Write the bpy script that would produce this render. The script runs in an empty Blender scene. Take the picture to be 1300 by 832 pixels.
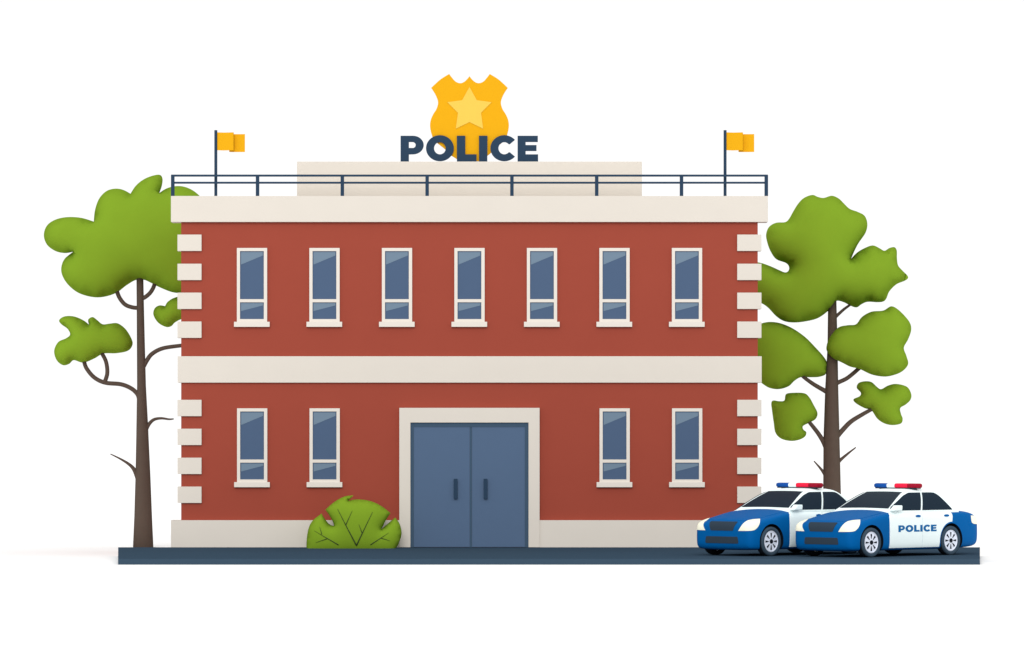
import bpy, bmesh, math
import numpy as np
from mathutils import Vector, Matrix
from mathutils.bvhtree import BVHTree
from mathutils.geometry import delaunay_2d_cdt

scene = bpy.context.scene
COL = scene.collection
R = math.radians

# ------------------------------------------------------------------ camera
D, H, S = 100.0, 2.5, 60.0          # distance to the facade, eye height, picture units per metre at the facade
F = S * D
CX, HZ = 596.0, 695.0 - S * H       # picture column of the building's middle, row of the horizon


def at(px, py, Y=0.0):
    k = (D + Y) / F
    return Vector(((px - CX) * k, Y, H - (py - HZ) * k))


cam_d = bpy.data.cameras.new('camera')
cam = bpy.data.objects.new('camera', cam_d)
COL.objects.link(cam)
cam.location = (0, -D, H)
cam.rotation_euler = (R(90), 0, 0)
cam_d.sensor_width = 36
cam_d.lens = 36 * D / (1300 / S)
cam_d.shift_x = (650 - CX) / 1300
cam_d.shift_y = -(416 - HZ) / 1300
cam_d.clip_start = 1
cam_d.clip_end = 6000
scene.camera = cam

# ------------------------------------------------------------------ light: white overcast day, soft sun from the front
w = bpy.data.worlds.new('World')
scene.world = w
w.use_nodes = True
bg = w.node_tree.nodes['Background']
bg.inputs[0].default_value = (1, 1, 1, 1)
bg.inputs[1].default_value = 1.04
sd = bpy.data.lights.new('sun', 'SUN')
sd.energy = 1.5
sd.angle = R(25)
sd.color = (1, .99, .975)
sun = bpy.data.objects.new('sun', sd)
COL.objects.link(sun)
sun.rotation_euler = (R(66), 0, R(-4))
scene.view_settings.view_transform = 'Standard'
scene.view_settings.look = 'None'
scene.view_settings.exposure = 0
scene.view_settings.gamma = 1


# ------------------------------------------------------------------ materials
def lin(c):
    c /= 255
    return c / 12.92 if c <= .04045 else ((c + .055) / 1.055) ** 2.4


def mat(name, rgb, gain=1.2, rough=.8, spec=.0, var=.02, scale=3.0, bump=0.0, bscale=40.0):
    m = bpy.data.materials.new(name)
    m.use_nodes = True
    nt = m.node_tree
    b = nt.nodes['Principled BSDF']
    base = [min(.93, lin(v) / gain) for v in rgb]
    b.inputs['Roughness'].default_value = rough
    b.inputs['Specular IOR Level'].default_value = spec
    tc = nt.nodes.new('ShaderNodeTexCoord')
    nz = nt.nodes.new('ShaderNodeTexNoise')
    nz.inputs['Scale'].default_value = scale
    nz.inputs['Detail'].default_value = 5
    nt.links.new(tc.outputs['Object'], nz.inputs['Vector'])
    mx = nt.nodes.new('ShaderNodeMix')
    mx.data_type = 'RGBA'
    mx.inputs[6].default_value = (*[v * (1 - var * 2) for v in base], 1)
    mx.inputs[7].default_value = (*[min(1, v * (1 + var * 2)) for v in base], 1)
    nt.links.new(nz.outputs['Fac'], mx.inputs[0])
    nt.links.new(mx.outputs[2], b.inputs['Base Color'])
    if bump:
        n2 = nt.nodes.new('ShaderNodeTexNoise')
        n2.inputs['Scale'].default_value = bscale
        n2.inputs['Detail'].default_value = 3
        nt.links.new(tc.outputs['Object'], n2.inputs['Vector'])
        bp = nt.nodes.new('ShaderNodeBump')
        bp.inputs['Strength'].default_value = bump
        bp.inputs['Distance'].default_value = .02
        nt.links.new(n2.outputs['Fac'], bp.inputs['Height'])
        nt.links.new(bp.outputs['Normal'], b.inputs['Normal'])
    return m


M = dict(
    ground=mat('white_ground', (252, 252, 252), 1.05, var=0),
    slab=mat('slate_paving', (60, 79, 96), 1.2, .95),
    wall=mat('red_render', (163, 77, 62), 1.22, .9, var=.015, scale=1.5),
    cream=mat('cream_stone', (232, 224, 213), 1.27, .9, var=.01, scale=2),
    frame=mat('white_frame_paint', (238, 230, 220), 1.26, .7, var=.005),
    glass=mat('blue_glass', (83, 104, 134), 1.32, .4, .05, var=.01),
    glare=mat('painted_glare_blue', (122, 143, 163), 1.32, .4, .05, var=.01),  # reflection on the panes, put into the colour
    door=mat('blue_door_paint', (83, 104, 132), 1.1, .6, .05, var=.01),
    doorshade=mat('painted_shade_blue', (66, 87, 108), 1.1, .6, .05, var=.01),  # shadow of the door reveal, put into the colour
    navy=mat('navy_metal', (50, 70, 92), 1.25, .7, var=.01),
    gold=mat('gold_paint', (250, 183, 30), 1.36, .7, var=.008),
    star=mat('pale_gold_paint', (255, 214, 94), 1.36, .7, var=.005),
    cloth=mat('yellow_cloth', (250, 183, 30), 1.36, .9, var=.01),
    leaf=mat('green_foliage', (127, 160, 43), 1.19, 1, var=.03, scale=2.2),
    bark=mat('brown_bark', (86, 74, 66), 1.02, 1, var=.04, scale=6),
    stem=mat('dark_green_stem', (62, 78, 45), 1.2, 1, var=.02),
    blue=mat('blue_car_paint', (0, 91, 159), 1.06, .5, .03, var=.0),
    white=mat('white_car_paint', (224, 237, 252), .9, .5, .02, var=.0),
    carglass=mat('dark_car_glass', (41, 58, 74), 1.9, .35, .02, var=.0),
    dark=mat('black_plastic', (50, 62, 74), 1.0, .7, var=.01),
    black=mat('wheel_well_black', (22, 26, 34), 1.0, .9, var=.01),
    tyre=mat('tyre_rubber', (62, 78, 92), 1.05, .9, var=.01),
    tread=mat('tread_rubber', (28, 33, 40), 1.0, .9, var=.01),
    rim=mat('pale_alloy', (225, 232, 246), 1.0, .5, .05, var=.0),
    lamp=mat('cream_lamp_glass', (252, 244, 222), 1.0, .4, .03, var=.0),
    lred=mat('red_lens', (246, 38, 74), 1.2, .4, .05, var=.0),
    ldred=mat('dark_red_lens', (160, 20, 46), 1.15, .4, .05, var=.0),
    lblue=mat('blue_lens', (24, 84, 168), 1.15, .4, .05, var=.0),
    text=mat('blue_lettering', (28, 96, 150), .9, .6, var=.0),
)


# ------------------------------------------------------------------ helpers
def tag(o, label=None, cat=None, group=None, kind=None):
    for k, v in (('label', label), ('category', cat), ('group', group), ('kind', kind)):
        if v:
            o[k] = v
    return o


def empty(name, loc=(0, 0, 0), rz=0.0):
    o = bpy.data.objects.new(name, None)
    COL.objects.link(o)
    o.location = loc
    o.rotation_euler = (0, 0, rz)
    o.empty_display_size = .2
    return o


def obj(name, bm, mats, parent=None, smooth=False, origin=None):
    """Link a bmesh as one mesh object.  Geometry is in the parent's space (or shifted to origin)."""
    me = bpy.data.meshes.new(name)
    if origin is not None:
        bmesh.ops.translate(bm, verts=bm.verts, vec=-Vector(origin))
    bmesh.ops.recalc_face_normals(bm, faces=bm.faces)
    if smooth:
        for f in bm.faces:
            f.smooth = True
    bm.to_mesh(me)
    bm.free()
    for m in (mats if isinstance(mats, (list, tuple)) else [mats]):
        me.materials.append(m)
    o = bpy.data.objects.new(name, me)
    COL.objects.link(o)
    if origin is not None:
        o.location = origin
    if parent:
        o.parent = parent
    return o


def box(bm, x0, x1, y0, y1, z0, z1, mi=0, bev=0.0):
    n = len(bm.faces)
    v = [bm.verts.new((x, y, z)) for x in (x0, x1) for y in (y0, y1) for z in (z0, z1)]
    fs = [bm.faces.new([v[i] for i in q]) for q in
          ((0, 1, 3, 2), (4, 6, 7, 5), (0, 4, 5, 1), (2, 3, 7, 6), (0, 2, 6, 4), (1, 5, 7, 3))]
    for f in fs:
        f.material_index = mi
    bmesh.ops.recalc_face_normals(bm, faces=fs)
    if bev:
        es = list({e for f in fs for e in f.edges})
        bmesh.ops.bevel(bm, geom=es, offset=bev, segments=2, affect='EDGES', profile=.5)
    return bm


def pbox(bm, px0, py0, px1, py1, yf, yb, mi=0, bev=0.0):
    """Box whose front face (at depth yf) covers the given rectangle of the elevation."""
    a, b = at(px0, py1, yf), at(px1, py0, yf)
    return box(bm, a.x, b.x, yf, yb, a.z, b.z, mi, bev)


def spline(pts, closed=True, n=6):
    """Catmull-Rom through pts; a third element marks a sharp corner."""
    P = [Vector(p[:2]) for p in pts]
    C = [len(p) > 2 for p in pts]
    N = len(P)
    out = []
    for i in range(N if closed else N - 1):
        j = (i + 1) % N
        p1, p2 = P[i], P[j]
        p0 = p1 if (C[i] or (not closed and i == 0)) else P[i - 1]
        p3 = p2 if (C[j] or (not closed and j == N - 1)) else P[(j + 1) % N]
        for k in range(n):
            t = k / n
            out.append(.5 * ((2 * p1) + (p2 - p0) * t + (2 * p0 - 5 * p1 + 4 * p2 - p3) * t * t
                             + (3 * p1 - p0 - 3 * p2 + p3) * t ** 3))
    if not closed:
        out.append(P[-1])
    return out


def inside(x, y, loops):
    c = False
    for L in loops:
        j = len(L) - 1
        for i in range(len(L)):
            if (L[i][1] > y) != (L[j][1] > y) and x < (L[j][0] - L[i][0]) * (y - L[i][1]) / (L[j][1] - L[i][1]) + L[i][0]:
                c = not c
            j = i
    return c


def fill(loops, step=None):
    """Triangulate closed 2D loops (even-odd), with interior points every step. -> verts, faces"""
    V, E = [], []
    for L in loops:
        s = len(V)
        V += [Vector(p[:2]) for p in L]
        E += [(s + i, s + (i + 1) % len(L)) for i in range(len(L))]
    if step:
        xs = [v.x for v in V]
        ys = [v.y for v in V]
        B = np.array([[v.x, v.y] for v in V])
        r = 0
        y = min(ys) + step * .5
        while y < max(ys):
            x = min(xs) + step * (.5 if r % 2 else 1.0)
            while x < max(xs):
                if inside(x, y, loops) and np.min(np.hypot(B[:, 0] - x, B[:, 1] - y)) > step * .4:
                    V.append(Vector((x, y)))
                x += step
            y += step * .866
            r += 1
    res = delaunay_2d_cdt(V, E, [], 0, 1e-6)
    vs, fs = res[0], res[2]
    keep = []
    for f in fs:
        c = sum((vs[i] for i in f), Vector((0, 0))) / len(f)
        if inside(c.x, c.y, loops):
            keep.append(list(f))
    used = sorted({i for f in keep for i in f})
    mp = {u: k for k, u in enumerate(used)}
    return [vs[i] for i in used], [[mp[i] for i in f] for f in keep]


def boundary(faces):
    cnt = {}
    for f in faces:
        for a, b in zip(f, f[1:] + f[:1]):
            cnt[(a, b)] = 1
    return [(a, b) for (a, b) in cnt if (b, a) not in cnt]


def plate(loops, front, back):
    """Solid plate: front(x, z)->Vector and back(x, z)->Vector give the two skins."""
    vs, fs = fill(loops)
    bm = bmesh.new()
    A = [bm.verts.new(front(v)) for v in vs]
    B = [bm.verts.new(back(v)) for v in vs]
    for f in fs:
        bm.faces.new([A[i] for i in f])
        bm.faces.new([B[i] for i in reversed(f)])
    for a, b in boundary(fs):
        bm.faces.new([A[b], A[a], B[a], B[b]])
    return bm


def tube(bm, pts, radii, seg=10, mi=0):
    """Round tapering tube through 3D points."""
    rings = []
    prev = None
    for i, p in enumerate(pts):
        p = Vector(p)
        d = (Vector(pts[min(i + 1, len(pts) - 1)]) - Vector(pts[max(i - 1, 0)])).normalized()
        if prev is None:
            ref = Vector((0, 1, 0)) if abs(d.y) < .9 else Vector((1, 0, 0))
            n = d.cross(ref).normalized()
        else:
            n = (prev - d * prev.dot(d)).normalized()
        prev = n
        b = d.cross(n)
        rings.append([bm.verts.new(p + (n * math.cos(2 * math.pi * k / seg) + b * math.sin(2 * math.pi * k / seg)) * radii[i])
                      for k in range(seg)])
    for a, b in zip(rings, rings[1:]):
        for k in range(seg):
            f = bm.faces.new([a[k], a[(k + 1) % seg], b[(k + 1) % seg], b[k]])
            f.material_index = mi
    bm.faces.new(list(reversed(rings[0]))).material_index = mi
    bm.faces.new(rings[-1]).material_index = mi
    return bm


def inflate(loop, thick, step):
    """Rounded solid whose outline in X-Z is loop; returns (bmesh centred on Y=0, height function)."""
    vs, fs = fill([loop], step)
    n = len(vs)
    bd = {a for e in boundary(fs) for a in e}
    ea = np.array([(a, b) for f in fs for a, b in zip(f, f[1:] + f[:1])])
    free = np.array([i not in bd for i in range(n)])
    u = np.zeros(n)
    deg = np.bincount(ea[:, 0], minlength=n) + np.bincount(ea[:, 1], minlength=n)
    for _ in range(1500):
        s = np.bincount(ea[:, 0], u[ea[:, 1]], n) + np.bincount(ea[:, 1], u[ea[:, 0]], n)
        u = np.where(free, s / deg + 1.0, 0)
    t = thick * (u / u.max()) ** .32
    bm = bmesh.new()
    A = [bm.verts.new((v.x, -t[i], v.y)) for i, v in enumerate(vs)]
    B = [A[i] if i in bd else bm.verts.new((v.x, t[i], v.y)) for i, v in enumerate(vs)]
    for f in fs:
        bm.faces.new([A[i] for i in f])
        if any(i not in bd for i in f):
            try:
                bm.faces.new([B[i] for i in reversed(f)])
            except ValueError:
                pass
    P = np.array([[v.x, v.y] for v in vs])

    def height(x, z):
        d = np.hypot(P[:, 0] - x, P[:, 1] - z)
        k = np.argsort(d)[:4]
        wgt = 1 / (d[k] + 1e-4)
        return float((t[k] * wgt).sum() / wgt.sum())
    return bm, height


# ------------------------------------------------------------------ setting
GZ, FZ = -.19, -.11                  # white ground behind and in front of the raised strip
bm = bmesh.new()
rows_ = [[bm.verts.new((x, y, z_)) for x in (-900, 900)] for y, z_ in ((-160, FZ), (-8.5, FZ), (-.5, GZ), (3500, GZ))]
for p_, q_ in zip(rows_, rows_[1:]):
    bm.faces.new([p_[0], p_[1], q_[1], q_[0]])
tag(obj('ground', bm, M['ground']), 'plain white ground all around the dark paved strip', 'ground', kind='structure')

bm = bmesh.new()
xl, xr = at(150, 695, 0).x, at(1244, 695, 0).x
kf = 91 / 100
lo = [(xl, -.004), (xl * kf, -9), (xr * kf, -9), (xr, -.004)]
top = [bm.verts.new((x, y, 0)) for x, y in lo]
bot = [bm.verts.new((x, y, -.2)) for x, y in lo]
bm.faces.new(top)
bm.faces.new(bot[::-1])
for i in range(4):
    j = (i + 1) % 4
    bm.faces.new([top[i], bot[i], bot[j], top[j]])
tag(obj('pavement', bm, M['slab']), 'dark slate paved strip in front of the police station', 'pavement', kind='structure')

# ------------------------------------------------------------------ police station
BD = 5.5
b = empty('police_station', (0, 0, 0))
tag(b, 'two-storey red police station with cream trim and blue double doors', 'building')

bm = bmesh.new()
a0, a1 = at(230, 695), at(962, 275)
box(bm, a0.x, a1.x, 0, BD, GZ, at(0, 249, -.1).z - .01)
obj('wall', bm, M['wall'], b)

bm = bmesh.new()                                            # flat roof inside a cream parapet band
pa, pb = at(217, 282, -.1), at(975, 249, -.1)
box(bm, pa.x, pb.x, -.1, .45, pa.z, pb.z, bev=.004)
obj('cornice', bm, M['cream'], b)
bm = bmesh.new()
pbox(bm, 225.5, 452.5, 967, 486, -.06, .45, bev=.004)
obj('belt_course', bm, M['cream'], b)
for x0, x1 in ((217, 507), (685, 975)):                      # plinth, one length each side of the doorway, returning round the corner
    q0, q1 = at(x0, 695, -.1), at(x1, 660.7, -.1)
    bm = bmesh.new()
    if x0 < 500:
        lo = [(q0.x, -.1), (q1.x, -.1), (q1.x, -.004), (a0.x - .004, -.004), (a0.x - .004, .45), (q0.x, .45)]
    else:
        lo = [(q1.x, -.1), (q0.x, -.1), (q0.x, -.004), (a1.x + .004, -.004), (a1.x + .004, .45), (q1.x, .45)]
    lo = [Vector(p) for p in lo]
    A_ = [bm.verts.new((p.x, p.y, .002)) for p in lo]
    B_ = [bm.verts.new((p.x, p.y, q1.z)) for p in lo]
    bm.faces.new(A_)
    bm.faces.new(B_)
    for k in range(6):
        bm.faces.new([A_[k], A_[(k + 1) % 6], B_[(k + 1) % 6], B_[k]])
    obj('plinth', bm, M['cream'], b)
bm = bmesh.new()
rt = at(0, 249, -.1).z - .01
box(bm, a0.x, a1.x, .452, BD, rt + .001, pb.z - .004)
obj('roof', bm, M['cream'], b)
bm = bmesh.new()                                            # low cream block on the roof, carrying the sign
BY = .9
RZ = pb.z
q0, q1 = at(377, 249, BY), at(815, 205.3, BY)
box(bm, q0.x, q1.x, BY, BY + 2.6, RZ, q1.z, bev=.006)
BLOCK_TOP = q1.z
obj('roof_block', bm, M['cream'], b)

rows = (298, 335, 371.7, 408.4, 507.8, 544.5, 581.3, 618)
for x0, x1 in ((225.3, 255.8), (936, 966.7)):
    for y in rows:
        bm = bmesh.new()
        c0, c1 = at(x0, y + 20.8, -.06), at(x1, y, -.06)
        if x0 < 500:
            box(bm, c0.x, c1.x, -.06, .3, c0.z, c1.z, bev=.004)
        else:
            box(bm, c0.x, c1.x, -.06, .3, c0.z, c1.z, bev=.004)
        obj('corner_stone', bm, M['cream'], b)


def window(x, y):
    """x, y: upper left corner of the cream frame on the elevation."""
    o = at(x, y, 0)
    bm = bmesh.new()
    yf = -.05
    for r in ((0, 0, 4, 94), (34.2, 0, 38.4, 94), (4, 0, 34.2, 4), (4, 65, 34.2, 69), (4, 90.3, 34.2, 94)):
        pbox(bm, x + r[0], y + r[1], x + r[2], y + r[3], yf, -.001)
    f = obj('window', bm, M['frame'], b, origin=o)
    f.location = o
    def sub(name, bm, m):
        s = obj(name, bm, m, f, origin=o)
        s.location = (0, 0, 0)
    bm = bmesh.new()
    pbox(bm, x - 3.7, y + 93.7, x + 41.6, y + 100.2, -.08, -.002, bev=.004)
    sub('sill', bm, M['frame'])
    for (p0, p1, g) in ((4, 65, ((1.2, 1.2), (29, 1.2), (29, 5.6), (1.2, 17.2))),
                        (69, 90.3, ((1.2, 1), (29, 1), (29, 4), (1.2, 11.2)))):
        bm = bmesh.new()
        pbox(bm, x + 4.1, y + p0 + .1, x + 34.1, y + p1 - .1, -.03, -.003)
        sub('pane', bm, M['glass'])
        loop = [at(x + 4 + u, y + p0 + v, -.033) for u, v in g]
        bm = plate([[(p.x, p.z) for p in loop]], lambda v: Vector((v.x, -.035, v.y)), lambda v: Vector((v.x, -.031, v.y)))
        sub('painted_glare', bm, M['glare'])  # slanted glare on the pane, painted as a lighter plate


for k in range(7):
    window(300.7 + 92.05 * k, 315)
for k in (0, 1, 5, 6):
    window(300.9 + 92.05 * k, 518.6)

bm = bmesh.new()
pbox(bm, 507, 518, 521, 694.9, -.13, -.003)
pbox(bm, 671, 518, 685, 694.9, -.13, -.003)
pbox(bm, 521, 518, 671, 536.6, -.13, -.003)
obj('door_surround', bm, M['cream'], b)
bm = bmesh.new()                                            # dark border painting the surround's shadow round the doors, plus the centre gap
pbox(bm, 521.1, 536.7, 525.2, 694.9, -.09, -.004)
pbox(bm, 666.5, 536.7, 670.9, 694.9, -.09, -.004)
pbox(bm, 525.3, 536.7, 666.4, 542.2, -.09, -.004)
pbox(bm, 596.4, 542.3, 599.2, 694.9, -.075, -.004)
obj('door_shade_border', bm, M['doorshade'], b)
for x0, x1, hx in ((525.3, 596.3, 576.0), (599.3, 666.4, 614.0)):
    bm = bmesh.new()
    pbox(bm, x0, 542.3, x1, 694.6, -.08, -.005)
    dr = obj('door', bm, M['door'], b)
    bm = bmesh.new()
    pbox(bm, hx, 608, hx + 4.9, 633.6, -.15, -.12, bev=.006)
    pbox(bm, hx + 1.2, 611, hx + 3.7, 613.5, -.12, -.0805)
    pbox(bm, hx + 1.2, 628, hx + 3.7, 630.5, -.12, -.0805)
    obj('handle', bm, M['navy'], dr)

# ------------------------------------------------------------------ railing along the roof edge
RY = -.04
rl = empty('roof_railing', at(596, 249, RY))
tag(rl, 'thin navy two-bar railing along the front edge of the roof', 'railing')
O = rl.location.copy()


def robj(name, bm, m, parent, origin):
    o = obj(name, bm, m, parent, origin=origin)
    o.location = (0, 0, 0)
    return o


zt = at(0, 222, RY).z
for k in range(8):
    x = 219.2 + 107.68 * k
    bm = bmesh.new()
    p, q = at(x - 2.2, 249, RY - .035), at(x + 2.2, 222.2, RY - .035)
    box(bm, p.x, q.x, RY - .035, RY + .035, RZ, q.z, bev=.004)
    robj('post', bm, M['navy'], rl, O)
for y0, y1 in ((221.8, 224.4), (230.9, 233.4)):
    bm = bmesh.new()
    pbox(bm, 217.2, y0, 974.7, y1, RY - .02, RY + .02, bev=.003)
    robj('rail', bm, M['navy'], rl, O)

# ------------------------------------------------------------------ flags
for px, lab in ((274, 'yellow flag on a navy pole at the roof end beside the left tree'),
                (920.5, 'yellow flag on a navy pole at the roof end above the police cars')):
    Y = .12
    o = at(px, 249, Y)
    o.z = RZ
    fl = empty('flag', o)
    tag(fl, lab, 'flag', 'yellow flags on the roof')
    bm = bmesh.new()
    top = at(px, 165.5, Y)
    tube(bm, [o, top], [.032, .032], 12)
    robj('flag_pole', bm, M['navy'], fl, o)
    bm = bmesh.new()
    # one cloth folded in a Z: front panel, return fold, rear panel hanging a little lower
    def pt(x, y, dy):
        return at(px + x, y, Y + dy)
    prof = [(1.9, 0, 0), (10, .3, -.03), (22, 0, -.05), (22.8, .4, -.03), (21.5, 1, .0), (17, 2, .02),
            (17.3, 2.2, .05), (22, 2.3, .07), (30, 2.3, .05), (37, 2.2, .06)]
    fr, bk = [], []
    th = .008
    for (x, dz, dy) in prof:
        fr.append((bm.verts.new(pt(x, 168.2 + dz, dy - th)), bm.verts.new(pt(x, 191 + dz, dy - th))))
        bk.append((bm.verts.new(pt(x, 168.2 + dz, dy + th)), bm.verts.new(pt(x, 191 + dz, dy + th))))
    for L in (fr, bk):
        for a, c in zip(L, L[1:]):
            bm.faces.new([a[0], c[0], c[1], a[1]])
    for k in (0, 1):
        for i in range(len(prof) - 1):
            bm.faces.new([fr[i][k], fr[i + 1][k], bk[i + 1][k], bk[i][k]])
    for i in (0, -1):
        bm.faces.new([fr[i][0], fr[i][1], bk[i][1], bk[i][0]])
    robj('flag_cloth', bm, M['cloth'], fl, o)


# ------------------------------------------------------------------ lettering (heavy sans capitals on a 188-unit cap height)
def arc(cx, cy, rx, ry, a0, a1, n=16):
    return [(cx + rx * math.cos(R(a0 + (a1 - a0) * i / n)), cy + ry * math.sin(R(a0 + (a1 - a0) * i / n))) for i in range(n + 1)]


HGT = 188
LETTERS = [
    ('P', [[(110, 0), (173, 0), (173, 47)] + arc(204, 118, 81, 70, -88, 88) + [(110, 188)],
           [(173, 96), (200, 96)] + arc(200, 118, 24, 23, -80, 80, 8) + [(200, 141), (173, 141)]]),
    ('O', [arc(407, 94, 105, 98, 0, 354, 59), arc(407, 94, 44, 46, 0, 351, 39)]),
    ('L', [[(535, 0), (683, 0), (683, 48), (598, 48), (598, 188), (535, 188)]]),
    ('I', [[(702, 0), (765, 0), (765, 188), (702, 188)]]),
    ('C', [arc(893, 94, 105, 98, 40, 320, 40) + [(934, 64)] + arc(893, 94, 44, 46, -42, -318, 24) + [(934, 124)]]),
    ('E', [[(993, 0), (1148, 0), (1148, 48), (1054, 48), (1054, 73), (1136, 73), (1136, 118), (1054, 118),
            (1054, 141), (1146, 141), (1146, 188), (993, 188)]]),
]

# ------------------------------------------------------------------ badge and POLICE sign on the roof block
LY = 1.25
so = at(596, 205, LY)
so.z = BLOCK_TOP
sg = empty('roof_sign', so)
tag(sg, 'navy POLICE letters in front of a gold star badge on the roof block', 'sign')
z = 5.943


def zp(x, y, Y):
    return at(490 + x / z, 80 + y / z, Y)


half = [(630, 105, 1), (655, 135), (680, 153), (705, 157), (735, 145), (760, 118), (783, 88, 1), (850, 130), (918, 192, 1),
        (885, 245), (867, 300), (878, 350), (905, 395), (924, 445), (925, 500), (905, 570), (875, 605), (813, 655), (783, 690),
        (730, 725), (700, 745, 1)]
shape = half + [(1260 - p[0],) + tuple(p[1:]) for p in reversed(half[1:])]
loop = spline(shape, True, 5)
bm = plate([[(zp(v.x, v.y, LY + .22).x, zp(v.x, v.y, LY + .22).z) for v in loop]],
           lambda v: Vector((v.x, LY + .06, v.y)), lambda v: Vector((v.x, LY + .16, v.y)))
for v in bm.verts:
    v.co.z = max(v.co.z, BLOCK_TOP)
bd = robj('badge', bm, M['gold'], sg, so)
st = [(630, 185), (685, 285), (797, 300), (717, 380), (733, 500), (630, 450), (527, 500), (543, 380), (463, 300), (575, 285)]
bm = plate([[(zp(x, y, LY + .18).x, zp(x, y, LY + .18).z) for x, y in st]],
           lambda v: Vector((v.x, LY + .045, v.y)), lambda v: Vector((v.x, LY + .059, v.y)))
robj('star', bm, M['star'], bd, so)
for ch, loops in LETTERS:
    LL = [[(zp(x, 738 - y, LY).x, zp(x, 738 - y, LY).z) for x, y in L] for L in loops]
    bm = plate(LL, lambda v: Vector((v.x, LY, v.y)), lambda v: Vector((v.x, LY + .056, v.y)))
    zmin = min(v.co.z for v in bm.verts)
    if ch not in 'OC':                                       # stand on the block
        for v in bm.verts:
            if v.co.z < zmin + .004:
                v.co.z = BLOCK_TOP + .001
    robj('letter', bm, M['navy'], sg, so)


# ------------------------------------------------------------------ trees
def tree(base_px, trunk, branches, clumps, Y, label):
    o = at(base_px, 695, Y)
    o.z = GZ
    t = empty('tree', o)
    tag(t, label, 'tree', 'trees beside the police station')
    bm = bmesh.new()
    pts, rad = [], []
    k = (D + Y) / F
    for (x0, x1, y) in trunk:
        p = at((x0 + x1) / 2, y, Y)
        pts.append(p)
        rad.append((x1 - x0) / 2 * k)
    pts[0].z = GZ
    tube(bm, pts, rad, 16)
    robj_s('trunk', bm, M['bark'], t, o)
    for pl, w0, w1, dy in branches:
        c = spline([(x, y) for x, y in pl], False, 6)
        n = len(c) - 1
        P = [at(v.x, v.y, Y) + Vector((0, dy * i / n, 0)) for i, v in enumerate(c)]
        bm = bmesh.new()
        tube(bm, P, [(w0 + (w1 - w0) * i / n) / 2 * k for i in range(n + 1)], 10)
        robj_s('branch', bm, M['bark'], t, o)
    for i, (outline, thick, step, dy) in enumerate(clumps):
        L = [at(v.x, v.y, Y + dy) for v in spline(outline, True, 5)]
        bm, _ = inflate([(p.x, p.z) for p in L], thick, step)
        bmesh.ops.translate(bm, verts=bm.verts, vec=(0, Y + dy, 0))
        robj_s('crown' if i == 0 else 'foliage', bm, M['leaf'], t, o)
    return t


def robj_s(name, bm, m, parent, origin):
    o = obj(name, bm, m, parent, smooth=True, origin=origin)
    o.location = (0, 0, 0)
    return o


def Z(pts, ox, oy, s):
    return [(ox + p[0] / s, oy + p[1] / s) + tuple(p[2:]) for p in pts]


c1 = Z([(263, 238, 1), (268, 190), (285, 142), (315, 110), (350, 99), (385, 103), (418, 120, 1), (440, 87), (470, 62), (505, 46),
        (540, 40), (553, 55), (551, 85), (540, 117, 1), (570, 98), (610, 88), (650, 92), (690, 112), (720, 145), (728, 200),
        (722, 300), (722, 420), (700, 520), (660, 541), (632, 541), (590, 535), (540, 515), (505, 497), (475, 484), (440, 485),
        (400, 508), (360, 538), (310, 555), (260, 557), (200, 540), (155, 505), (130, 465), (126, 430), (140, 395), (175, 366, 1),
        (140, 371), (100, 362), (65, 335), (52, 295), (65, 255), (100, 230), (150, 219), (210, 222)], 40, 210, 3.327)
c2 = Z([(515, 632), (520, 605), (540, 592), (564, 595, 1), (575, 577), (600, 561), (630, 557), (662, 590), (660, 640), (628, 652),
        (605, 665), (590, 680), (568, 683), (535, 665)], 40, 210, 3.327)
c3 = Z([(38, 42), (55, 30), (85, 30), (115, 42), (133, 56, 1), (131, 40), (145, 32), (160, 42), (177, 55), (200, 53),
        (225, 52), (250, 70), (268, 98), (273, 120), (258, 140), (220, 148), (180, 149), (150, 165), (115, 178), (85, 170),
        (70, 182), (50, 186), (30, 170), (22, 140), (35, 112), (60, 100), (73, 88), (65, 70), (45, 55)], 60, 390, 2.52)
TY = 7.3
A = lambda p: Z(p, 60, 390, 2.52)
B3 = lambda p: Z(p, 40, 210, 3.327)
tree(182, [(168.8, 194.8, 695), (170.5, 193, 655), (172, 191, 604), (173.2, 188, 540), (174, 185.3, 490), (173.6, 183, 400), (173.2, 182, 350), (174.5, 181, 315)],
     [(A([(294, 295), (288, 278), (268, 260), (235, 247), (185, 242), (150, 225), (125, 195), (117, 170)]), 5.6, 5.2, .0),
      (A([(183, 242), (192, 212), (188, 175), (173, 145)]), 5.4, 5, .0),
      (A([(308, 190), (318, 172), (335, 150), (370, 132), (430, 123), (470, 118)]), 6, 4.6, .0),
      (A([(316, 392), (326, 374), (342, 360), (365, 356), (390, 359), (405, 358)]), 5.5, 1.6, -.1),
      (A([(290, 548), (278, 520), (262, 503), (235, 486), (203, 470)]), 6.5, 1.2, -.1),
      (B3([(455, 603), (425, 600), (395, 588), (372, 560), (360, 530)]), 5.2, 5.4, .0),
      (B3([(460, 566), (480, 557), (500, 540), (514, 518), (524, 490)]), 5.4, 5.2, .0)],
     [(c1, .95, .13, .05), (c2, .35, .08, .05), (c3, .5, .09, .05)], TY,
     'tall thin tree on the left whose wide crown is partly hidden by the roof corner')

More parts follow.
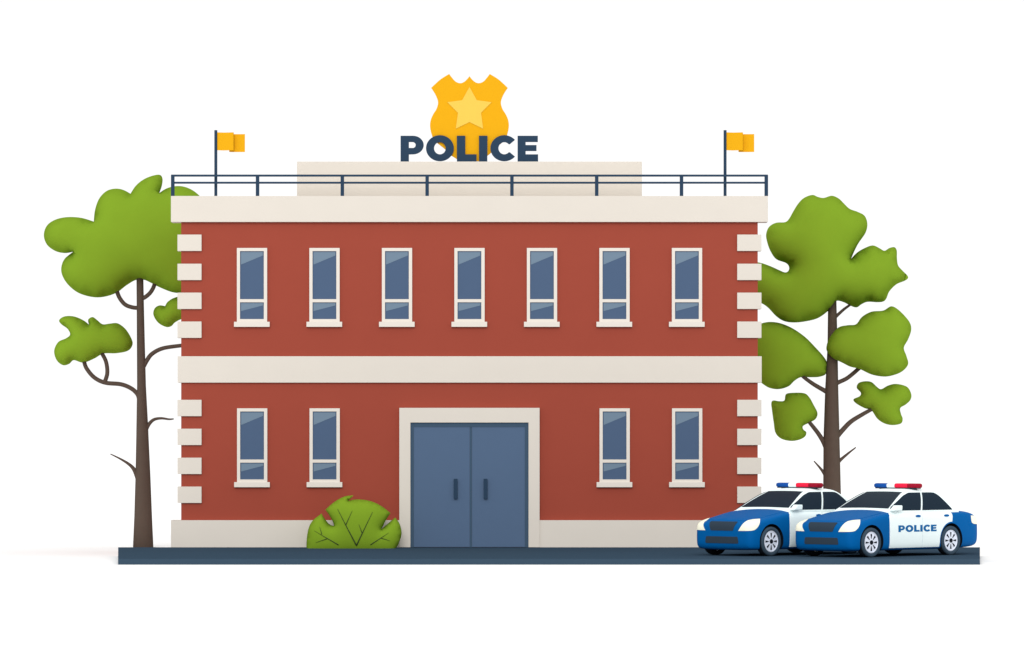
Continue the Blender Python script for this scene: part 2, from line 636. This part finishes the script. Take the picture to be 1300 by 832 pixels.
E5 = lambda p: Z(p, 950, 230, 3.963)
E6 = lambda p: Z(p, 950, 380, 3.327)
d1 = E5([(185, 207), (205, 190), (225, 155), (250, 115), (280, 85), (322, 70), (350, 80), (380, 85), (420, 74), (455, 88), (480, 112),
         (510, 140), (550, 155), (585, 175), (599, 215), (590, 260), (555, 312), (535, 350), (518, 390, 1), (545, 362), (580, 340),
         (625, 324), (660, 338), (685, 351), (710, 337), (735, 333), (747, 350), (748, 390), (754, 425), (775, 450), (800, 475),
         (803, 490), (785, 503), (745, 520), (710, 555), (695, 590), (680, 606), (650, 610), (600, 608), (570, 620), (545, 636),
         (515, 628), (480, 610), (445, 603), (425, 625), (400, 655), (350, 690), (290, 706), (230, 712), (180, 705), (140, 680),
         (100, 638), (66, 615), (20, 600), (-5, 540), (0, 440), (30, 412), (60, 411), (110, 428), (150, 446), (185, 460), (203, 450),
         (204, 430), (188, 412), (140, 393), (110, 350), (93, 300), (90, 265), (105, 230), (140, 210)])
d2 = E6([(20, 120), (57, 102), (95, 96), (140, 103), (190, 125), (240, 160), (280, 200), (320, 245), (334, 275), (328, 315), (300, 328),
         (265, 330), (222, 330), (195, 345), (170, 368), (130, 380), (90, 375), (57, 355), (15, 320), (5, 230)])
d3 = E6([(330, 200), (345, 160), (380, 120), (420, 110), (455, 106), (480, 75), (520, 53), (570, 48), (605, 30), (640, 50), (680, 95),
         (688, 130), (675, 170), (657, 205), (668, 240), (675, 275), (650, 305), (610, 322), (570, 327), (520, 318), (470, 295),
         (430, 285), (400, 270), (360, 250), (335, 225)])
d4 = E6([(97, 440), (105, 428), (130, 431), (152, 428), (158, 403), (180, 396), (235, 397), (258, 415), (275, 445), (292, 480), (285, 505),
         (262, 520), (232, 535), (232, 550), (245, 562), (240, 580), (215, 594), (180, 599), (140, 590), (115, 565), (107, 520), (100, 470)])
d5 = E6([(458, 375), (465, 355), (490, 347), (520, 350), (545, 372), (562, 380), (590, 365), (625, 358), (670, 370), (688, 400),
         (685, 425), (665, 445), (642, 460), (645, 485), (652, 505), (645, 525), (610, 532), (575, 525), (545, 505), (520, 470), (490, 460),
         (455, 440), (444, 423), (470, 410), (475, 395)])
tree(1056, [(1043.8, 1069, 695), (1045, 1067.6, 626), (1045.3, 1066, 560), (1047.5, 1064.3, 495), (1050.5, 1063.4, 440), (1051.2, 1062, 385), (1052.5, 1061, 350)],
     [(E6([(362, 364), (380, 352), (420, 332), (470, 290), (482, 278)]), 5.5, 5, .0),
      (E6([(340, 398), (325, 388), (280, 362), (240, 334), (222, 318)]), 6.5, 4, .0),
      (E6([(328, 625), (314, 596), (290, 560), (258, 520), (240, 500)]), 7, 4, .0),
      (E6([(372, 585), (386, 567), (430, 520), (480, 488), (520, 466), (540, 455)]), 7, 4, .0),
      (E6([(378, 690), (392, 676), (425, 648), (453, 626)]), 5.4, 1.4, -.1),
      (E6([(328, 748), (316, 730), (298, 708), (276, 684)]), 5.4, 1.4, -.1),
      (E6([(362, 82), (378, 66), (405, 42), (430, 24)]), 4.6, 3, .0)],
     [(d1, .95, .13, .05), (d2, .6, .1, .05), (d3, .65, .1, -.25), (d4, .42, .08, .05), (d5, .4, .08, .05)], TY,
     'tall tree on the right with several separate leafy clumps, behind the parked cars')

# ------------------------------------------------------------------ shrub
SY = -.75
so = at(448, 695, SY)
so.z = 0
sh = empty('shrub', so)
tag(sh, 'rounded green shrub with dark stems beside the double doors', 'shrub')
G7 = lambda p: Z(p, 370, 610, 8.125)
out = G7([(165, 790, 1), (155, 690), (156, 640), (162, 565), (182, 480), (222, 412), (310, 343, 1), (352, 408), (395, 455), (440, 469, 1),
          (415, 400), (350, 303, 1), (420, 240), (490, 193), (560, 163), (640, 155, 1), (588, 212, 1), (640, 200), (700, 197),
          (780, 206), (860, 230), (940, 273), (1022, 338, 1), (975, 410), (928, 502, 1), (990, 450), (1070, 383, 1), (1112, 440),
          (1135, 520), (1130, 585), (1110, 640), (1085, 690), (1010, 790, 1)])
L = [at(v.x, v.y, SY) for v in spline(out, True, 5)]
for p in L:
    p.z = max(p.z, -.1)
L2 = []
for p in L:
    if not L2 or (p - L2[-1]).length > .004:
        L2.append(p)
bm, hgt = inflate([(p.x, p.z) for p in L2], .42, .05)
# open out the lower edge: let the crown stand on the ground at full depth rather than taper to a knife edge
for v in bm.verts:
    v.co.y += SY
robj_s('foliage', bm, M['leaf'], sh, so)
for a, c, w0 in (((675, 668), (480, 295), 14), ((675, 668), (840, 325), 14), ((566, 455), (632, 310), 10), ((735, 545), (700, 450), 10),
                 ((490, 662), (240, 518), 11), ((378, 597), (255, 640), 10), ((318, 552), (295, 478), 9),
                 ((820, 660), (1005, 540), 11), ((928, 592), (1022, 622), 9)):
    P, W = [], []
    for i in range(15):
        t = i / 14
        q = at(370 + (a[0] + (c[0] - a[0]) * t) / 8.125, 610 + (a[1] + (c[1] - a[1]) * t) / 8.125, SY)
        q.y = SY - hgt(q.x, q.z) - .004
        P.append(q)
        W.append((w0 / 8.125 / 2 * (1 - .7 * t)) / 60)
    bm = bmesh.new()
    tube(bm, P, W, 8)
    robj_s('stem', bm, M['stem'], sh, so)


# ------------------------------------------------------------------ police cars (local x forward, y towards the side seen, z up)
def loft(stations, mats_fn=None):
    """stations: list of (u, half-section points (v, z) from bottom middle to top middle)."""
    bm = bmesh.new()
    rings = []
    for u, sec in stations:
        ring = [bm.verts.new((u, v, z)) for v, z in sec]
        ring += [bm.verts.new((u, -v, z)) for v, z in reversed(sec[1:-1])]
        rings.append(ring)
    n = len(rings[0])
    for a, c in zip(rings, rings[1:]):
        for k in range(n):
            bm.faces.new([a[k], a[(k + 1) % n], c[(k + 1) % n], c[k]])
    bm.faces.new(rings[0])
    bm.faces.new(rings[-1][::-1])
    bmesh.ops.recalc_face_normals(bm, faces=bm.faces)
    return bm


def evaluated(bm, mats, mods):
    """Mesh after modifiers, as a new bmesh."""
    me = bpy.data.meshes.new('work')
    bm.to_mesh(me)
    bm.free()
    for m in mats:
        me.materials.append(m)
    o = bpy.data.objects.new('work', me)
    COL.objects.link(o)
    mods(o)
    dg = bpy.context.evaluated_depsgraph_get()
    ev = bpy.data.meshes.new_from_object(o.evaluated_get(dg))
    out = bmesh.new()
    out.from_mesh(ev)
    bpy.data.objects.remove(o)
    return out


def hull_section(u):
    prof = [  # u, half width, bottom, top at the edge, top in the middle
        (1.72, .60, .27, .54, .56), (1.705, .66, .19, .59, .62), (1.66, .725, .13, .64, .68), (1.57, .77, .115, .675, .72),
        (1.40, .795, .115, .715, .765), (1.13, .80, .115, .765, .815), (.80, .80, .115, .83, .88), (.55, .80, .115, .865, .918),
        (.0, .80, .115, .87, .91), (-.6, .80, .115, .87, .91), (-1.31, .80, .115, .87, .91), (-1.65, .80, .125, .87, .905),
        (-1.95, .785, .135, .85, .885), (-2.14, .755, .155, .80, .84), (-2.24, .71, .20, .73, .77), (-2.28, .63, .29, .63, .67)]
    P = np.array(prof)[::-1]
    return [float(np.interp(u, P[:, 0], P[:, i])) for i in range(1, 5)]


def make_hull():
    us = [1.72, 1.705, 1.66, 1.57, 1.40, 1.13, .80, .55, .3, .0, -.3, -.6, -.95, -1.31, -1.65, -1.95, -2.14, -2.24, -2.28]
    st = []
    for u in us:
        w_, zb, ze, zm = hull_section(u)
        st.append((u, [(0, zb), (w_ * .86, zb), (w_ * .97, zb + .035), (w_, zb + .12), (w_, (zb + ze) / 2 + .02), (w_ * .995, ze - .09),
                       (w_ * .965, ze - .025), (w_ * .86, ze + .01), (w_ * .45, zm - .008), (0, zm)]))
    bm = loft(st)

    def mods(o):
        s = o.modifiers.new('s', 'SUBSURF')
        s.levels = s.render_levels = 2
    return evaluated(bm, [M['blue']], mods)


def rrect(u0, u1, v, r, n=5):
    out = []
    for cx, cy, a0 in ((u1 - r, v - r, 0), (u0 + r, v - r, 90), (u0 + r, -v + r, 180), (u1 - r, -v + r, 270)):
        out += [(cx + r * math.cos(R(a0 + 90 * i / n)), cy + r * math.sin(R(a0 + 90 * i / n))) for i in range(n + 1)]
    return out


def make_cabin():
    bm = bmesh.new()
    rings = []
    for z_, u0, u1, v, r in ((.77, -1.75, .68, .785, .12), (.87, -1.68, .56, .765, .12), (1.0, -1.52, .33, .71, .12), (1.12, -1.36, .10, .65, .12),
                             (1.22, -1.22, -.11, .585, .12), (1.275, -1.12, -.24, .535, .12), (1.305, -1.0, -.36, .45, .12), (1.325, -.8, -.55, .27, .1)):
        rings.append([bm.verts.new((u, v_, z_)) for u, v_ in rrect(u0, u1, v, r)])
    n = len(rings[0])
    for a, c in zip(rings, rings[1:]):
        for k in range(n):
            bm.faces.new([a[k], a[(k + 1) % n], c[(k + 1) % n], c[k]])
    bm.faces.new(rings[0][::-1])
    bm.faces.new(rings[-1])
    bmesh.ops.recalc_face_normals(bm, faces=bm.faces)

    def mods(o):
        s = o.modifiers.new('s', 'SUBSURF')
        s.levels = s.render_levels = 1
    return evaluated(bm, [M['white']], mods)


hull = make_hull()
cabin = make_cabin()
both = bmesh.new()
for src in (hull, cabin):
    me = bpy.data.meshes.new('work')
    src.to_mesh(me)
    both.from_mesh(me)
both.faces.ensure_lookup_table()
BVH = BVHTree.FromBMesh(both)
HBVH = BVHTree.FromBMesh(hull)


def patch(loops, right, into, off=.006, sink=.02, step=.04, tree_=None):
    """Panel laid over the bodywork: outline in (right, z), thrown onto the body along `into`, standing off the surface."""
    tr = tree_ or BVH
    right, into = Vector(right).normalized(), Vector(into).normalized()
    dense = []
    for L in loops:
        o = []
        for i, p in enumerate(L):
            q = L[(i + 1) % len(L)]
            k = max(1, int(math.hypot(q[0] - p[0], q[1] - p[1]) / step))
            o += [(p[0] + (q[0] - p[0]) * j / k, p[1] + (q[1] - p[1]) * j / k) for j in range(k)]
        dense.append(o)
    vs, fs = fill(dense, step)
    bm = bmesh.new()
    A, B = [], []
    for v in vs:
        p = right * v.x + Vector((0, 0, v.y)) - into * 4
        hit, nor, _, _ = tr.ray_cast(p, into)
        if hit is None:
            A.append(None)
            B.append(None)
            continue
        if nor.dot(into) > 0:
            nor = -nor
        A.append(bm.verts.new(hit + nor * off))
        B.append(bm.verts.new(hit - nor * sink))
    fs = [f for f in fs if all(A[i] is not None for i in f)]
    for f in fs:
        bm.faces.new([A[i] for i in f])
        bm.faces.new([B[i] for i in reversed(f)])
    for a, c in boundary(fs):
        bm.faces.new([A[c], A[a], B[a], B[c]])
    for v in [v for v in bm.verts if not v.link_faces]:
        bm.verts.remove(v)
    return bm


WF, WB, WZ = 1.13, -1.31, .29
SIDE = lambda s: dict(right=(1, 0, 0), into=(0, -s, 0))


def cut_arches(bm):
    cutters = []

    def mods(o):
        for u in (WF, WB):
            for s in (-1, 1):
                c = bmesh.new()
                bmesh.ops.create_cone(c, cap_ends=True, segments=40, radius1=.345, radius2=.345, depth=.5,
                                      matrix=Matrix.Translation((u, s * .80, WZ)) @ Matrix.Rotation(R(90), 4, 'X'))
                me = bpy.data.meshes.new('cut')
                c.to_mesh(me)
                c.free()
                me.materials.append(M['black'])
                co = bpy.data.objects.new('cut', me)
                COL.objects.link(co)
                cutters.append(co)
                m = o.modifiers.new('b', 'BOOLEAN')
                m.operation = 'DIFFERENCE'
                m.solver = 'EXACT'
                m.object = co
                m.material_mode = 'TRANSFER'
    out = evaluated(bm, [M['blue']], mods)
    for c in cutters:
        bpy.data.objects.remove(c)
    return out


def smooth_angle(o, deg=40):
    me = o.data
    for p in me.polygons:
        p.use_smooth = True
    me.set_sharp_from_angle(angle=R(deg))


def wheel_parts(car, u, s):
    """Rim disc with eight slots and hub, tyre as its child; axis along y, outer face towards s."""
    c = Vector((u, s * .71, WZ))
    bm = bmesh.new()

    def ring(r, y, n=40):
        return [bm.verts.new(c + Vector((r * math.cos(2 * math.pi * k / n), s * y, r * math.sin(2 * math.pi * k / n)))) for k in range(n)]

    def bridge(a, b_, mi):
        for k in range(len(a)):
            f = bm.faces.new([a[k], a[(k + 1) % len(a)], b_[(k + 1) % len(a)], b_[k]])
            f.material_index = mi
    rr = [ring(.212, -.05), ring(.212, .066), ring(.195, .074), ring(.188, .062), ring(.06, .066)]
    for a, b_ in zip(rr, rr[1:]):
        bridge(a, b_, 0)
    bm.faces.new(rr[-1])
    bm.faces.new(rr[0][::-1])
    hub = [ring(.042, .06, 20), ring(.042, .082, 20), ring(.03, .088, 20)]
    bridge(hub[0], hub[1], 1)
    bridge(hub[1], hub[2], 1)
    bm.faces.new(hub[2]).material_index = 1
    for k in range(8):
        a = 2 * math.pi * k / 8
        e, t = Vector((math.cos(a), 0, math.sin(a))), Vector((-math.sin(a), 0, math.cos(a)))
        q = [c + e * .075 + t * .006, c + e * .165 + t * .020, c + e * .165 - t * .020, c + e * .075 - t * .006]
        lo_ = [bm.verts.new(p + Vector((0, s * .055, 0))) for p in q]
        hi_ = [bm.verts.new(p + Vector((0, s * .071, 0))) for p in q]
        bm.faces.new(hi_).material_index = 1
        for i in range(4):
            j = (i + 1) % 4
            bm.faces.new([lo_[i], lo_[j], hi_[j], hi_[i]]).material_index = 1
    wh = obj('wheel', bm, [M['rim'], M['tread']], car)
    smooth_angle(wh, 35)
    bm = bmesh.new()
    pr = [(.205, -.09, 1), (.262, -.1, 1), (.284, -.085, 1), (.29, -.05, 1), (.29, .05, 1), (.284, .078, 0), (.262, .09, 0), (.225, .086, 0),
          (.211, .07, 0)]
    rings = [ring(r, y, 48) for r, y, _ in pr]
    for i in range(len(pr) - 1):
        bridge(rings[i], rings[i + 1], 1 if i < 4 else 0)
    bridge(rings[-1], rings[0], 1)
    ty = obj('tyre', bm, [M['tyre'], M['tread']], wh, smooth=True)
    return wh


def make_car():
    car = empty('police_car', (0, 0, 0))
    body = obj('body', cut_arches(hull.copy()), [M['blue'], M['black']], car)
    smooth_angle(body, 40)
    cab = obj('cabin', cabin.copy(), M['white'], car, smooth=True)
    # bonnet panel
    L = spline([(1.56, -.55, 1), (1.60, 0), (1.56, .55, 1), (1.2, .63), (.70, .66, 1), (.74, 0), (.70, -.66, 1), (1.2, -.63)], True, 4)
    vs, fs = fill([[(p.x, p.y) for p in L]], .06)
    bm = bmesh.new()
    Aq = []
    for v in vs:
        hit, nor, _, _ = HBVH.ray_cast(Vector((v.x, v.y, 3)), Vector((0, 0, -1)))
        Aq.append((bm.verts.new(hit + Vector((0, 0, .006))), bm.verts.new(hit - Vector((0, 0, .02)))))
    for f in fs:
        bm.faces.new([Aq[i][0] for i in f])
        bm.faces.new([Aq[i][1] for i in reversed(f)])
    for a, c in boundary(fs):
        bm.faces.new([Aq[c][0], Aq[a][0], Aq[a][1], Aq[c][1]])
    smooth_angle(obj('bonnet', bm, M['blue'], car), 40)
    # windscreen and rear screen
    ws = spline([(-.62, .94, 1), (-.56, 1.06), (-.455, 1.23), (-.42, 1.25), (0, 1.258), (.42, 1.25), (.455, 1.23), (.56, 1.06), (.62, .94, 1), (0, .95)], True, 4)
    smooth_angle(obj('windscreen', patch([[(p.x, p.y) for p in ws]], (0, 1, 0), (-1, 0, 0), .009, .01, step=.025), M['carglass'], car))
    smooth_angle(obj('rear_window', patch([[(p.x, p.y) for p in ws]], (0, 1, 0), (1, 0, 0), .009, .01, step=.025), M['carglass'], car))
    # doors, side windows
    arch = arc(WB, WZ, .375, .375, 100, -14, 14)            # front half of the rear wheel arch
    for s in (1, -1):
        fd = [(.60, .175), (.60, .77), (.57, .84), (.52, .875), (-.395, .875), (-.395, .175)]
        front = obj('door', patch([fd], **SIDE(s), off=.008), M['white'], car)
        rd = [(-.403, .175), (-.403, .875), (-1.30, .875), (-1.33, .85), (-1.34, .77)] + [p for p in arch if p[1] > .205 and p[0] > -1.335] + [(-.935, .175)]
        rear = obj('door', patch([rd], **SIDE(s), off=.008), M['white'], car)
        for o_ in (front, rear):
            smooth_angle(o_)
        for d_, u in ((front, -.27), (rear, -1.15)):
            el = [(u + .075 * math.cos(t), .785 + .022 * math.sin(t)) for t in [2 * math.pi * i / 20 for i in range(20)]]
            smooth_angle(obj('handle', patch([el], **SIDE(s), off=.022, sink=-.004, step=.03), M['blue'], d_))
        fw = spline([(.46, .90, 1), (.38, .965), (.0, 1.15), (-.14, 1.205), (-.24, 1.235), (-.31, 1.24, 1), (-.60, 1.24, 1), (-.395, .90, 1)], True, 4)
        rw = spline([(-.455, .90, 1), (-.66, 1.24, 1), (-.95, 1.238), (-1.06, 1.215), (-1.16, 1.14), (-1.35, .94), (-1.38, .90, 1)], True, 4)
        smooth_angle(obj('side_window', patch([[(p.x, p.y) for p in fw]], **SIDE(s), off=.012, sink=.02, step=.025), M['carglass'], car))
        smooth_angle(obj('side_window', patch([[(p.x, p.y) for p in rw]], **SIDE(s), off=.012, sink=.02, step=.025), M['carglass'], car))
        # headlamps wrap round the front corners
        hl = Z([(330, 388, 1), (352, 352), (385, 325), (430, 315), (472, 312, 1), (462, 345), (445, 370), (415, 385)], 1000, 600, 5.2)
        hl = spline([((p[0] - 1120.6) / 63.2, (706.3 - p[1]) / 63.4) + tuple(p[2:]) for p in hl], True, 4)
        smooth_angle(obj('headlight', patch([[(p.x, p.y) for p in hl]], (-1, s, 0), (-1, -s, 0), .008, .02, step=.025), M['lamp'], car))
        tl = spline([(-1.95, .775, 1), (-2.11, .76), (-2.19, .69), (-2.18, .60, 1), (-2.02, .615), (-1.96, .66)], True, 4)
        smooth_angle(obj('tail_light', patch([[(p.x, p.y) for p in tl]], **SIDE(s), off=.008, step=.025), M['lamp'], car))
    g1 = [(-.345, .675), (-.36, .655), (-.29, .50), (.29, .50), (.36, .655), (.345, .675)]
    smooth_angle(obj('grille', patch([g1], (0, 1, 0), (-1, 0, 0), .008, .02), M['dark'], car))
    g2 = [(-.40, .385), (-.42, .365), (-.435, .275), (-.42, .25), (.42, .25), (.435, .275), (.42, .365), (.40, .385)]
    smooth_angle(obj('air_intake', patch([g2], (0, 1, 0), (-1, 0, 0), .008, .02), M['dark'], car))
    # wing mirror on the side seen
    bm = bmesh.new()
    lp = spline([(.56, .895, 1), (.30, .90), (.28, .915), (.27, .98), (.285, 1.0), (.41, 1.005), (.45, .99)], True, 4)
    bm = plate([[(p.x, p.y) for p in lp]], lambda v: Vector((v.x, .86, v.y)), lambda v: Vector((v.x, .74, v.y)))
    bmesh.ops.recalc_face_normals(bm, faces=bm.faces)
    bmesh.ops.bevel(bm, geom=[e for e in bm.edges if len(e.link_faces) == 2 and e.calc_face_angle(0) > .9], offset=.015, segments=2, affect='EDGES')
    smooth_angle(obj('wing_mirror', bm, M['white'], car))
    for u in (WF, WB):
        for s in (1, -1):
            wheel_parts(car, u, s)
    # light bar across the roof
    LU, Lz = -.61, 1.378
    bm = bmesh.new()
    box(bm, LU - .09, LU + .09, -.52, .52, 1.318, 1.336, bev=.006)
    for v in (-.36, .36):
        box(bm, LU - .06, LU + .06, v - .07, v + .07, 1.25, 1.3175)
    lb = obj('light_bar', bm, M['tread'], car)
    lb.data.materials[0] = M['dark']
    for v0, v1, m in ((-.555, -.20, 'lblue'), (-.20, -.0, 'white'), (.0, .33, 'lred'), (.33, .555, 'ldred')):
        bm = bmesh.new()
        e0, e1 = v0 < -.5, v1 > .5
        prof = []
        for (t, k) in ((0, .55 if e0 else 1), (.05, .85 if e0 else 1), (.12, 1), (.88, 1), (.95, .85 if e1 else 1), (1, .55 if e1 else 1)):
            prof.append((v0 + .001 + (v1 - v0 - .002) * t, k))
        rings = []
        for v, k in prof:
            rings.append([bm.verts.new((LU + .115 * k * math.copysign(abs(math.cos(a)) ** .6, math.cos(a)), v,
                                        Lz + .047 * k * math.copysign(abs(math.sin(a)) ** .6, math.sin(a))))
                          for a in [2 * math.pi * i / 24 for i in range(24)]])
        for a, c in zip(rings, rings[1:]):
            for k in range(24):
                bm.faces.new([a[k], a[(k + 1) % 24], c[(k + 1) % 24], c[k]])
        bm.faces.new(rings[0][::-1])
        bm.faces.new(rings[-1])
        smooth_angle(obj('beacon_lens', bm, M[m], lb), 50)
    return car


def add_lettering(car):
    """POLICE across the two doors of the side seen, each letter its own piece on the door it sits on."""
    u0, u1, z0, z1 = .345, -.83, .48, .612
    doors = [o for o in car.children if o.name.startswith('door')][:2]
    for ch, loops in LETTERS:
        LL = [[(u0 + (x - 110) / 1038 * (u1 - u0), z0 + y / 188 * (z1 - z0)) for x, y in L] for L in loops]
        uc = sum(p[0] for p in LL[0]) / len(LL[0])
        obj('letter', patch(LL, **SIDE(1), off=.011, sink=-.006, step=.05), M['text'], doors[0] if uc > -.40 else doors[1])


def copy_tree(o, parent=None):
    c = o.copy()
    COL.objects.link(c)
    if parent:
        c.parent = parent
    for ch in list(o.children):
        copy_tree(ch, c)
    return c


car1 = make_car()
add_lettering(car1)
car1.location = (8.085, -6.5, 0)
car1.rotation_euler = (0, 0, R(225))
tag(car1, 'blue and white police car parked in front, with its POLICE door lettering showing', 'car', 'police cars parked by the station')
car2 = copy_tree(car1)
car2.location = (6.19, -5.6, 0)
tag(car2, 'blue and white police car farther back, its doors half hidden by the other car', 'car', 'police cars parked by the station')
for x in (hull, cabin, both):
    x.free()
